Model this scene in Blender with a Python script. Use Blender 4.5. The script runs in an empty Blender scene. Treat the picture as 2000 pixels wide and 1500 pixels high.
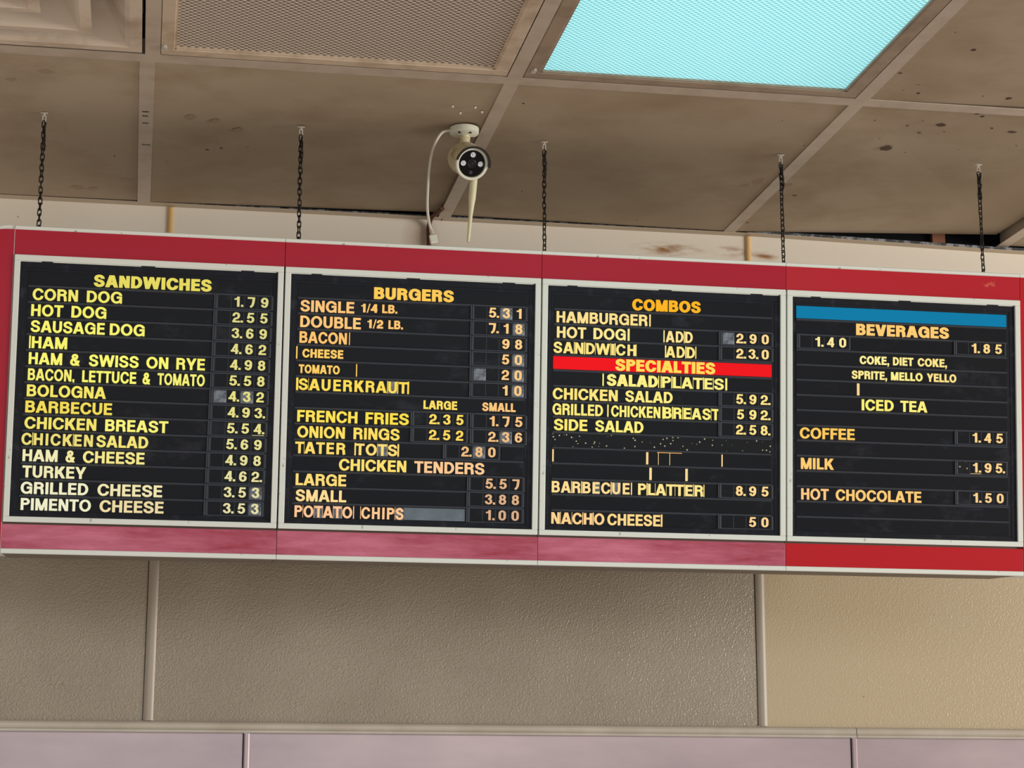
import bpy, bmesh, math, random
from mathutils import Vector, Matrix
from mathutils.geometry import tessellate_polygon

I = 0.0254                      # all numbers below are inches; the ceiling is z = 0, the wall is y = 0
CEIL = 108 * I                  # ceiling height above the floor
scene = bpy.context.scene
C = scene.collection
random.seed(7)


def P(x, y, z):
    return Vector((x * I, y * I, z * I + CEIL))


# ------------------------------------------------------------------ camera
cam_d = bpy.data.cameras.new('camera')
cam = bpy.data.objects.new('camera', cam_d)
C.objects.link(cam)
cam_d.sensor_width = 36.0
cam_d.lens = 4066.62 / 2000 * 36.0
cam_d.clip_start = 0.05
pitch, roll, yaw = 0.211394, 0.000341, 0.174525
right = Vector((math.cos(yaw), -math.sin(yaw), 0))
fwd = Vector((math.sin(yaw) * math.cos(pitch), math.cos(yaw) * math.cos(pitch), math.sin(pitch)))
up = right.cross(fwd)
r2 = right * math.cos(roll) + up * math.sin(roll)
u2 = up * math.cos(roll) - right * math.sin(roll)
m = Matrix((r2, u2, -fwd)).transposed().to_4x4()
m.translation = P(-0.675, -161.59, -48.65)
cam.matrix_world = m
scene.camera = cam

# ------------------------------------------------------------------ view, world, lights
scene.view_settings.view_transform = 'Standard'
scene.view_settings.look = 'None'
scene.view_settings.exposure = 0.0
scene.view_settings.gamma = 1.0
scene.view_settings.use_curve_mapping = False
world = bpy.data.worlds.new('world')
scene.world = world
world.use_nodes = True
wt = world.node_tree                       # stands for the unseen room; warm fill added from below to brighten the ceiling
wc = wt.nodes.new('ShaderNodeTexCoord')
ws_ = wt.nodes.new('ShaderNodeSeparateXYZ')
wr = wt.nodes.new('ShaderNodeMapRange')
wm = wt.nodes.new('ShaderNodeMix')
wm.data_type = 'RGBA'
wt.links.new(wc.outputs['Generated'], ws_.inputs[0])
wt.links.new(ws_.outputs[2], wr.inputs['Value'])
wr.inputs['From Min'].default_value, wr.inputs['From Max'].default_value = -0.45, 0.05
wt.links.new(wr.outputs[0], wm.inputs[0])
wm.inputs[6].default_value = (.53,.46,.40,1)
wm.inputs[7].default_value = (.33,.32,.315,1)
wt.links.new(wm.outputs[2], wt.nodes['Background'].inputs['Color'])
wt.nodes['Background'].inputs['Strength'].default_value = 1.0


def area(name, loc, target, sx, sy, power, col):
    d = bpy.data.lights.new(name, 'AREA')
    d.shape = 'RECTANGLE'
    d.size, d.size_y = sx * I, sy * I
    d.energy = power
    d.color = col
    o = bpy.data.objects.new(name, d)
    C.objects.link(o)
    o.location = P(*loc)
    o.rotation_euler = (P(*target) - P(*loc)).to_track_quat('-Z', 'Y').to_euler()
    return o


area('right_fill', (330, -190, -34), (40, 0, -30), 160, 70, 480, (1.0, .95, .88))  # unseen area light added far to the right to brighten the wall
area('dining_room_lamps', (20, -260, -3), (20, -230, -108), 200, 120, 90, (.93, 1.0, 1.0))

# ------------------------------------------------------------------ materials
def lin(h):
    if isinstance(h, str):
        h = tuple(int(h[i:i + 2], 16) for i in (0, 2, 4))
    return tuple(((c / 255) / 12.92 if c / 255 <= .04045 else ((c / 255 + .055) / 1.055) ** 2.4) for c in h) + (1.0,)


class N:
    """a small node-tree helper"""

    def __init__(self, name, **kw):
        self.m = bpy.data.materials.new(name)
        self.m.use_nodes = True
        self.t = self.m.node_tree
        self.b = self.t.nodes['Principled BSDF']
        self.set(**kw)

    def set(self, col=None, rough=None, metal=None, spec=None, coat=None):
        for k, v in (('Base Color', lin(col) if col else None), ('Roughness', rough), ('Metallic', metal),
                     ('Specular IOR Level', spec), ('Coat Weight', coat)):
            if v is not None:
                self.b.inputs[k].default_value = v

    def n(self, kind, ins=None, **props):
        x = self.t.nodes.new('ShaderNode' + kind)
        for k, v in props.items():
            setattr(x, k, v)
        for k, v in (ins or {}).items():
            if isinstance(v, bpy.types.NodeSocket):
                self.t.links.new(v, x.inputs[k])
            else:
                x.inputs[k].default_value = v
        return x

    def link(self, a, b):
        self.t.links.new(a, b)

    def obj(self):
        return self.n('TexCoord').outputs['Object']

    def noise(self, scale, detail=4, rough=.6, vec=None, stretch=None):
        v = vec or self.obj()
        if stretch:
            v = self.n('Mapping', {'Vector': v, 'Scale': stretch}).outputs[0]
        return self.n('TexNoise', {'Vector': v, 'Scale': scale, 'Detail': detail, 'Roughness': rough}).outputs['Fac']

    def ramp(self, fac, lo, hi, a=0.0, b=1.0):
        r = self.n('MapRange', {'Value': fac, 'From Min': lo, 'From Max': hi, 'To Min': a, 'To Max': b})
        return r.outputs[0]

    def mix(self, fac, a, b):
        x = self.n('Mix', data_type='RGBA')
        for i, v in ((0, fac), (6, a), (7, b)):
            if isinstance(v, bpy.types.NodeSocket):
                self.t.links.new(v, x.inputs[i])
            else:
                x.inputs[i].default_value = v if i == 0 else lin(v)
        return x.outputs[2]

    def math(self, op, a, b=0.0):
        x = self.n('Math', operation=op)
        for i, v in ((0, a), (1, b)):
            if isinstance(v, bpy.types.NodeSocket):
                self.t.links.new(v, x.inputs[i])
            else:
                x.inputs[i].default_value = v
        return x.outputs[0]

    def base(self, sock):
        self.link(sock, self.b.inputs['Base Color'])

    def bump(self, h, strength=.3, dist=.002):
        x = self.n('Bump', {'Height': h, 'Strength': strength, 'Distance': dist})
        self.link(x.outputs[0], self.b.inputs['Normal'])

    def spot(self, cx, cz, rx, rz):
        """1 inside a soft ellipse round (cx, cz) on the wall (inches), 0 outside"""
        s = self.n('SeparateXYZ', {'Vector': self.obj()})
        dx = self.math('DIVIDE', self.math('SUBTRACT', s.outputs[0], cx * I), rx * I)
        dz = self.math('DIVIDE', self.math('SUBTRACT', s.outputs[2], cz * I), rz * I)
        d = self.math('SQRT', self.math('ADD', self.math('MULTIPLY', dx, dx), self.math('MULTIPLY', dz, dz)))
        return self.ramp(d, 1.0, 0.2)

    def prism(self, pitch):
        s = self.n('SeparateXYZ', {'Vector': self.obj()})
        k = math.pi / (pitch * I)
        return self.math('MULTIPLY', self.math('SINE', self.math('MULTIPLY', s.outputs[0], k)),
                         self.math('SINE', self.math('MULTIPLY', s.outputs[1], k)))


M = {}
k = N('wall_panel', rough=.3, spec=.5)
c1 = k.mix(k.ramp(k.noise(3.0, 3), .4, .68), '9d917f', 'a89d8b')
sx_ = k.n('SeparateXYZ', {'Vector': k.obj()}).outputs[0]
c1 = k.mix(k.ramp(sx_, 48.0 * I, 48.1 * I), c1, k.mix(k.noise(2.0, 2), 'c6b493', 'bfae90'))   # the right sheet is a yellower, smoother panel
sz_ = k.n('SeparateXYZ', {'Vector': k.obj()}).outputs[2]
c1 = k.mix(k.ramp(sz_, -14.05 * I, -13.95 * I), c1, 'f0e7d8')          # stronger light above the boards, painted in as a smoother, paler band
c1 = k.mix(k.ramp(k.noise(70, 2), .74, .79), c1, '6e5a40')
rust = k.math('MULTIPLY', k.ramp(k.noise(30, 5, stretch=(.5, 1, 2.5)), .42, .62),
              k.math('MAXIMUM', k.spot(41, -1.5, 3.6, .7), k.math('MAXIMUM', k.spot(46.5, -1.5, 2.2, .6), k.spot(49.2, -1.7, 1.6, .5))))
rust = k.math('MAXIMUM', rust, k.math('MULTIPLY', k.spot(20.3, -1.5, 1.7, 2.0), .45))
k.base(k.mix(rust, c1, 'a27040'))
vor = k.n('TexVoronoi', {'Vector': k.obj(), 'Scale': 330.0, 'Randomness': 1.0}, feature='SMOOTH_F1').outputs['Distance']
k.bump(k.math('MULTIPLY', vor, k.math('MULTIPLY', k.ramp(sz_, -13.95 * I, -14.05 * I, .12, 1), k.ramp(sx_, 48.0 * I, 48.1 * I, 1, .45))), .6, .0022)
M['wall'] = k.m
k = N('strip_plastic', rough=.35, col='a99d8d'); M['strip'] = k.m
k = N('strip_yellowed', rough=.35, col='dcb67c'); M['strip_y'] = k.m
k = N('trim_plastic', rough=.33)
k.base(k.mix(k.ramp(k.noise(9, 4), .35, .7), 'cbc2b4', 'bdb2a2')); M['trim'] = k.m
k = N('stainless_steel', rough=.34, metal=.75)
k.base(k.mix(k.ramp(k.noise(3.2, 6, stretch=(.35, 1, 1)), .35, .68), 'cdb9bb', 'a59499'))
k.bump(k.noise(500, 2, stretch=(1, 1, .04)), .05, .0004); M['steel'] = k.m
k = N('tile_board', rough=.75, spec=.2)
k.base(k.mix(k.ramp(k.noise(4.5, 5), .45, .75), k.mix(k.ramp(k.noise(1.7, 2), .35, .65), 'b4a48f', 'a79680'), '99866e'))
k.bump(k.noise(160, 3), .12, .0006); M['tile'] = k.m
k = N('tile_stain', rough=.6, col='4a2c1e'); M['stain'] = k.m
k = N('tile_smear', rough=.7, col='a08a73'); M['smear'] = k.m
k = N('tee_paint', rough=.42)
k.base(k.mix(k.ramp(k.noise(18, 5, stretch=(1, 1, 1)), .45, .75), 'c0b2a2', 'ad9d8b')); M['tee'] = k.m
k = N('angle_paint', rough=.5, col='c0b09a'); M['angle'] = k.m
k = N('dark_void', rough=.9, col='15161a', spec=.1); M['void'] = k.m
k = N('old_foil', rough=.5)
k.base(k.mix(k.ramp(k.noise(60, 5), .45, .6), '44464a', 'a8aab0')); M['foil'] = k.m
k = N('reddish_wood', rough=.7, col='8c5c44'); M['wood'] = k.m
# sign
k = N('black_plastic', rough=.42, spec=.17)
k.base(k.mix(k.ramp(k.noise(40, 6), .55, .8), '1a1c24', '383b46')); M['black'] = k.m
k = N('black_strip', rough=.36, spec=.17)
k.base(k.mix(k.ramp(k.noise(16, 6, .7, vec=k.n('NewGeometry').outputs['Position'], stretch=(.6, 1, 1)), .56, .85), '13151b', '3c3e48')); M['blackstrip'] = k.m
k = N('speckled_strip', rough=.4, spec=.2)
k.base(k.mix(k.ramp(k.n('TexVoronoi', {'Vector': k.n('NewGeometry').outputs['Position'], 'Scale': 130.0}).outputs['Distance'], .2, .14), '14161b', 'd8cfae')); M['speck'] = k.m
k = N('ridge_plastic', rough=.38, col='353942', spec=.35); M['ridge'] = k.m
k = N('clear_tile', rough=.22, spec=.6)
k.base(k.mix(k.ramp(k.noise(70, 4), .4, .65), '2c313c', '868f9d')); M['clear'] = k.m
k = N('hazy_strip', rough=.3, spec=.5)
k.base(k.mix(k.ramp(k.noise(25, 4), .3, .7), '5a6874', '76838e')); M['haze'] = k.m
k = N('white_trim', rough=.4)
k.base(k.mix(k.ramp(k.noise(55, 5), .66, .74), 'e6eae2', '8c7c62')); M['white'] = k.m
k = N('red_fascia', rough=.35, spec=.3)
k.base(k.mix(k.ramp(k.noise(45, 4), .74, .8), k.mix(k.noise(3, 2), 'ac1029', 'b81634'), '5a1018')); M['red'] = k.m
k = N('creased_red', rough=.3, spec=.35)
k.base(k.mix(k.ramp(k.noise(14, 5, .7), .66, .76), 'c01a2c', 'de7860')); M['redcrease'] = k.m
k = N('dusty_red_fascia', rough=.42, spec=.5)
dust = k.ramp(k.noise(11, 7, .68, stretch=(.35, 1, 2.2)), .3, .68)
c1 = k.mix(dust, '9c1832', 'dc7c98')
k.base(k.mix(k.ramp(k.noise(40, 6, stretch=(.5, 1, 1.5)), .66, .74), c1, '8e1a30')); M['reddust'] = k.m
k = N('scratched_red', rough=.32, spec=.3)
k.base(k.mix(k.ramp(k.noise(16, 6, .7), .68, .76), 'c21420', 'd07078')); M['redclean'] = k.m
k = N('housing_metal', rough=.5, col='6e6458'); M['housing'] = k.m
k = N('backlit_plastic')
k.t.nodes.remove(k.b)
e = k.n('Emission', {'Color': k.n('ObjectInfo').outputs['Color'], 'Strength': 1.0})
k.link(e.outputs[0], k.t.nodes['Material Output'].inputs[0]); M['lit'] = k.m
# lights and ceiling hardware
k = N('prismatic_acrylic', rough=.3, spec=.5)
pr = k.prism(.24)
k.base(k.mix(k.ramp(pr, -.5, .5), '75675a', 'e4d8ca')); k.bump(pr, .6, .002); M['prism'] = k.m
k = N('lit_diffuser')
k.t.nodes.remove(k.b)
pr = k.ramp(k.prism(.22), -.8, .8, .62, 1.2)
cc = k.n('VectorMath', {0: (.15,.27,.29), 'Scale': pr}, operation='SCALE')
e = k.n('Emission', {'Color': cc.outputs[0], 'Strength': 1.0})
ct = k.n('VectorMath', {0: (.76, .93, .94), 'Scale': pr}, operation='SCALE')
tr = k.n('BsdfTranslucent', {'Color': ct.outputs[0]})
ad = k.n('AddShader', {0: e.outputs[0], 1: tr.outputs[0]})
k.link(ad.outputs[0], k.t.nodes['Material Output'].inputs[0]); M['diffuser'] = k.m
k = N('fluorescent_tube')
k.t.nodes.remove(k.b)
e = k.n('Emission', {'Color': (.86, 1, 1, 1), 'Strength': 0.55})
k.link(e.outputs[0], k.t.nodes['Material Output'].inputs[0]); M['tube'] = k.m
k = N('fixture_inside', rough=.6, col='e6ece8'); M['inside'] = k.m
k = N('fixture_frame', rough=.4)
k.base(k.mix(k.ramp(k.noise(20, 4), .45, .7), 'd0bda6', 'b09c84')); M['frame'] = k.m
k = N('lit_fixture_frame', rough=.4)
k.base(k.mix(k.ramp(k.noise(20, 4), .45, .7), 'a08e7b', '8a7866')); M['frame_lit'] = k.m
k = N('vent_paint', rough=.45)
k.base(k.mix(k.ramp(k.noise(8, 5), .5, .72), 'd2c2b0', 'a8927a')); M['vent'] = k.m
k = N('chain_iron', rough=.5, metal=.3, col='16120f'); M['iron'] = k.m
k = N('hook_metal', rough=.45, metal=.2, col='c9c4bc'); M['hook'] = k.m
k = N('camera_body', rough=.35)
k.base(k.mix(k.ramp(k.noise(34, 5), .48, .72), 'd2c6a4', '8c7448')); M['cam'] = k.m
k = N('camera_white', rough=.35, col='dcdccb'); M['camw'] = k.m
k = N('camera_black', rough=.25, col='0a0b0e'); M['camb'] = k.m
k = N('camera_glass', rough=.12, col='040406', spec=.2); M['glass'] = k.m
k = N('led_lens', rough=.15, col='d9d9e2', spec=.8); M['led'] = k.m
k = N('cream_plastic', rough=.4, col='d9d2ae'); M['cream'] = k.m
k = N('cable_white', rough=.45, col='d6d0c2'); M['cable'] = k.m
k = N('brown_cable', rough=.5, col='5a2d1a'); M['brown'] = k.m


# ------------------------------------------------------------------ what the boards say: board, row, (words, left, right, style, colour)
TEXT = [
 (1, 0, [('SANDWICHES', 5.37, 13.32, 'h', 'e6d860')]),
 (1, 1, [('CORN', 1.34, 4.35, 'n', 'f2e66c'), ('DOG', 4.94, 7.3, 'n', 'f2e66c')]),
 (1, 2, [('HOT', 1.29, 3.42, 'n', 'f6ef6c'), ('DOG', 3.96, 6.29, 'n', 'f6ef6c')]),
 (1, 3, [('SAUSAGE', 1.31, 6.23, 'n', 'faf270'), ('DOG', 6.56, 8.9, 'n', 'faf270')]),
 (1, 4, [('HAM', 1.42, 3.77, 'n', 'f8f270')]),
 (1, 5, [('HAM', 1.27, 3.48, 'n', 'fbf572'), ('&', 4.01, 4.67, 'n', 'fbf572'), ('SWISS', 5.26, 8.58, 'n', 'fcf872'), ('ON', 9.09, 10.57, 'n', 'fbf572'), ('RYE', 11.11, 13.05, 'n', 'f8f070')]),
 (1, 6, [('BACON,', 1.26, 4.34, 'n', 'f6ec74'), ('LETTUCE', 4.85, 8.46, 'n', 'fbf572'), ('&', 8.88, 9.41, 'n', 'fbf572'), ('TOMATO', 9.88, 13.07, 'n', 'f6f078')]),
 (1, 7, [('BOLOGNA', 1.24, 6.48, 'n', 'f6e668')]),
 (1, 8, [('BARBECUE', 1.19, 6.93, 'n', 'f2da58')]),
 (1, 9, [('CHICKEN', 1.18, 5.92, 'n', 'f2e26c'), ('BREAST', 6.51, 10.72, 'n', 'fbf27c')]),
 (1, 10, [('CHICKEN', 1.03, 5.74, 't', 'eedc78'), ('SALAD', 5.97, 9.42, 'n', 'f4e478')]),
 (1, 11, [('HAM', 1.15, 3.45, 'n', 'f2eab4'), ('&', 3.98, 4.61, 'n', 'f4e8a0'), ('CHEESE', 5.12, 9.22, 'n', 'f4e68c')]),
 (1, 12, [('TURKEY', 1.18, 5.37, 'n', 'f0e8b4')]),
 (1, 13, [('GRILLED', 1.12, 5.56, 'n', 'f0ebc4'), ('CHEESE', 6.17, 10.48, 'n', 'f0e4b0')]),
 (1, 14, [('PIMENTO', 1.17, 5.78, 'n', 'f0ecc8'), ('CHEESE', 6.35, 10.61, 'n', 'ecd8a4')]),
 (2, 0, [('BURGERS', 6.24, 11.86, 'h', 'ffca58')]),
 (2, 1, [('SINGLE', 1.16, 4.89, 'n', 'ffc57c'), ('1/4', 5.37, 6.5, 's', 'ffc470'), ('LB.', 6.84, 7.9, 's', 'ffc470')]),
 (2, 2, [('DOUBLE', 1.17, 5.38, 'n', 'ffc87c'), ('1/2', 5.83, 6.93, 's', 'ffc674'), ('LB.', 7.3, 8.32, 's', 'ffc674')]),
 (2, 3, [('BACON', 1.15, 4.43, 'n', 'ffc470')]),
 (2, 4, [('CHEESE', 1.38, 4.21, 's', 'ffce68')]),
 (2, 5, [('TOMATO', 1.16, 3.99, 's', 'ffce68')]),
 (2, 6, [('SAUERKRAUT', 1.19, 8.72, 't', 'ffdc58')]),
 (2, 7, [('LARGE', 9.88, 12.25, 's', 'ffe066'), ('SMALL', 14.02, 16.39, 's', 'ffc880')]),
 (2, 8, [('FRENCH', 1.15, 5.3, 'n', 'ffe258'), ('FRIES', 5.86, 8.88, 'n', 'ffe04c')]),
 (2, 9, [('ONION', 1.18, 4.46, 'n', 'ffe064'), ('RINGS', 5.06, 8.26, 'n', 'ffde64')]),
 (2, 10, [('TATER', 1.07, 4.54, 't', 'ffdc6c'), ('TOTS', 5.23, 8.11, 't', 'ffdc78')]),
 (2, 11, [('CHICKEN', 4.11, 8.77, 'n', 'ffe070'), ('TENDERS', 9.33, 14.25, 'n', 'ffca94')]),
 (2, 12, [('LARGE', 1.17, 4.64, 'n', 'ffdc78')]),
 (2, 13, [('SMALL', 1.2, 4.67, 'n', 'ffdc94')]),
 (2, 14, [('POTATO', 1.15, 5.1, 't', 'ffc694'), ('CHIPS', 5.73, 8.65, 't', 'ffc890')]),
 (3, 0, [('COMBOS', 6.58, 11.61, 'h', 'ffb626')]),
 (3, 1, [('HAMBURGER', 1.11, 7.73, 'n', 'ffe090')]),
 (3, 2, [('HOT', 1.15, 3.26, 'n', 'ffe494'), ('DOG', 3.79, 6.13, 'n', 'ffea94'), ('ADD', 9.05, 11.03, 't', 'ffe494')]),
 (3, 3, [('SANDWICH', 0.92, 6.87, 't', 'ffe686'), ('ADD', 9.06, 11.2, 't', 'ffe686')]),
 (3, 4, [('SPECIALTIES', 5.4, 12.7, 'h', 'ffdc5c')]),
 (3, 5, [('SALAD', 4.8, 8.51, 'h', 'fff088'), ('PLATES', 8.8, 13.34, 't', 'fff088')]),
 (3, 6, [('CHICKEN', 0.91, 5.59, 'n', 'ffe680'), ('SALAD', 6.15, 9.59, 'n', 'ffec84')]),
 (3, 7, [('GRILLED', 0.91, 4.54, 'n', 'ffec80'), ('CHICKEN', 5.13, 8.7, 'n', 'fff080'), ('BREAST', 8.92, 13.03, 't', 'fff080')]),
 (3, 8, [('SIDE', 1.03, 3.43, 'n', 'ffea78'), ('SALAD', 4.0, 7.48, 'n', 'fff080')]),
 (3, 12, [('BARBECUE', 0.93, 6.52, 't', 'ffdc94'), ('PLATTER', 7.13, 11.88, 't', 'ffe690')]),
 (3, 14, [('NACHO', 0.93, 4.72, 't', 'ffd290'), ('CHEESE', 4.94, 8.76, 'n', 'ffd88c')]),
 (4, 1, [('BEVERAGES', 5.28, 12.37, 'h', 'ffcc74')]),
 (4, 3, [('COKE,', 5.54, 7.77, 's', 'fff09c'), ('DIET', 8.07, 9.62, 's', 'ffec94'), ('COKE,', 9.95, 12.19, 's', 'ffe68c')]),
 (4, 4, [('SPRITE,', 4.94, 7.61, 's', 'ffec94'), ('MELLO', 7.91, 10.32, 's', 'fff08c'), ('YELLO', 10.65, 12.9, 's', 'ffe48c')]),
 (4, 6, [('ICED', 5.68, 8.1, 'n', 'fff078'), ('TEA', 8.61, 10.66, 'n', 'fff080')]),
 (4, 8, [('COFFEE', 1.03, 5.15, 'n', 'ffca60')]),
 (4, 10, [('MILK', 1.11, 3.57, 'n', 'ffcc74')]),
 (4, 12, [('HOT', 1.13, 3.18, 'n', 'ffc884'), ('CHOCOLATE', 3.71, 10.16, 'n', 'ffcc78')]),
]
SLITS = {
 (1, 4): [(1.25, 1.35)],
 (1, 10): [(1.77, 1.83), (4.45, 4.51)],
 (2, 3): [(4.58, 4.64)],
 (2, 4): [(0.95, 1.04)],
 (2, 5): [(5.12, 5.19)],
 (2, 6): [(1.01, 1.16), (1.86, 1.92), (7.02, 7.12), (7.9, 7.98), (8.45, 8.54), (8.72, 8.84)],
 (2, 10): [(1.67, 1.78), (5.15, 5.25), (6.66, 6.74), (7.4, 7.47), (8.13, 8.24)],
 (2, 14): [(1.72, 1.81), (2.43, 2.47), (3.06, 3.1), (3.69, 3.73), (4.33, 4.38), (5.17, 5.23), (5.66, 5.7), (7.97, 8.06)],
 (3, 1): [(7.84, 7.94)],
 (3, 2): [(6.27, 6.41), (8.89, 8.97), (10.34, 10.42)],
 (3, 3): [(2.32, 2.39), (3.05, 3.13), (3.89, 4.03), (4.56, 4.65), (5.12, 5.41), (6.88, 6.92), (9.01, 9.09), (10.34, 10.42), (11.24, 11.3)],
 (3, 5): [(4.48, 4.57), (8.53, 8.59), (8.71, 8.77), (9.5, 9.57), (10.18, 10.25), (11.01, 11.1), (11.78, 11.85), (12.55, 12.59), (13.46, 13.59)],
 (3, 7): [(4.85, 4.94), (8.85, 8.98), (9.54, 9.63), (10.35, 10.4), (11.0, 11.07), (12.45, 12.54), (12.85, 12.97)],
 (3, 10): [(0.94, 1.04), (7.7, 7.85), (8.57, 8.6), (9.4, 9.43), (13.2, 13.28)],
 (3, 11): [(7.94, 8.11), (10.56, 10.73)],
 (3, 12): [(2.12, 2.2), (2.78, 2.84), (5.14, 5.2), (6.62, 6.69), (7.73, 7.8), (8.41, 8.44), (9.08, 9.12), (9.83, 9.87), (10.52, 10.59), (11.17, 11.22), (11.89, 11.95)],
 (3, 14): [(1.53, 1.63), (2.43, 2.47), (3.29, 3.34), (4.0, 4.08), (8.8, 8.91)],
 (4, 5): [(5.33, 5.51)],
}
SPOTS=[(50.1, -43.2, 0.19, 0.21),(46.9, -38.5, 0.15, 0.13),(46.2, -34.9, 0.1, 0.13),(49.5, -35.0, 0.13, 0.17),(48.9, -36.6, 0.07, 0.06),(56.0, -34.9, 0.24, 0.23),(53.5, -28.9, 0.37, 0.29),(55.1, -31.6, 0.22, 0.14),(55.7, -31.1, 0.17, 0.18),(56.5, -32.0, 0.34, 0.28),(51.5, -23.3, 0.44, 0.51),(59.2, -28.1, 0.35, 0.19),(51.9, -29.6, 0.07, 0.07),(51.2, -28.4, 0.1, 0.11),(48.5, -29.2, 0.06, 0.11),(52.6, -27.0, 0.18, 0.11),(54.3, -27.5, 0.08, 0.07),(50.2, -25.4, 0.08, 0.08),(57.4, -28.7, 0.13, 0.11),(60.8, -25.1, 0.08, 0.08),(53.5, -32.1, 0.27, 0.1),(54.0, -32.7, 0.15, 0.1),(50.1, -32.2, 0.07, 0.07),(48.4, -11.1, 0.21, 0.14),(46.2, -20.1, 0.13, 0.08),(42.1, -28.1, 0.04, 0.11),(45.3, -23.1, 0.08, 0.08),(46.8, -3.4, 0.12, 0.15),(46.3, -4.8, 0.07, 0.1),(53.2, -22.6, 0.1, 0.08),(56.9, -23.7, 0.06, 0.08),(54.1, -35.1, 0.07, 0.07),(48.3, -35.4, 0.05, 0.07),(47.8, -45.9, 0.07, 0.06),]
SPOTS2=[(26.8, -24.4, 0.27, 0.19),(26.4, -25.1, 0.15, 0.11),(30.2, -24.9, 0.05, 0.11),(23.6, -28.4, 0.1, 0.14),(37.7, -2.6, 0.09, 0.1),(27.1, -8.4, 0.04, 0.28),(-4.1, -11.9, 0.05, 0.25),(3.2, -16.5, 0.05, 0.08),(2.6, -14.5, 0.13, 0.12),(3.6, -15.0, 0.13, 0.12),(5.4, -15.5, 0.08, 0.08),(-0.3, -11.3, 0.05, 0.09),(6.1, -15.1, 0.06, 0.08),]

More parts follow.
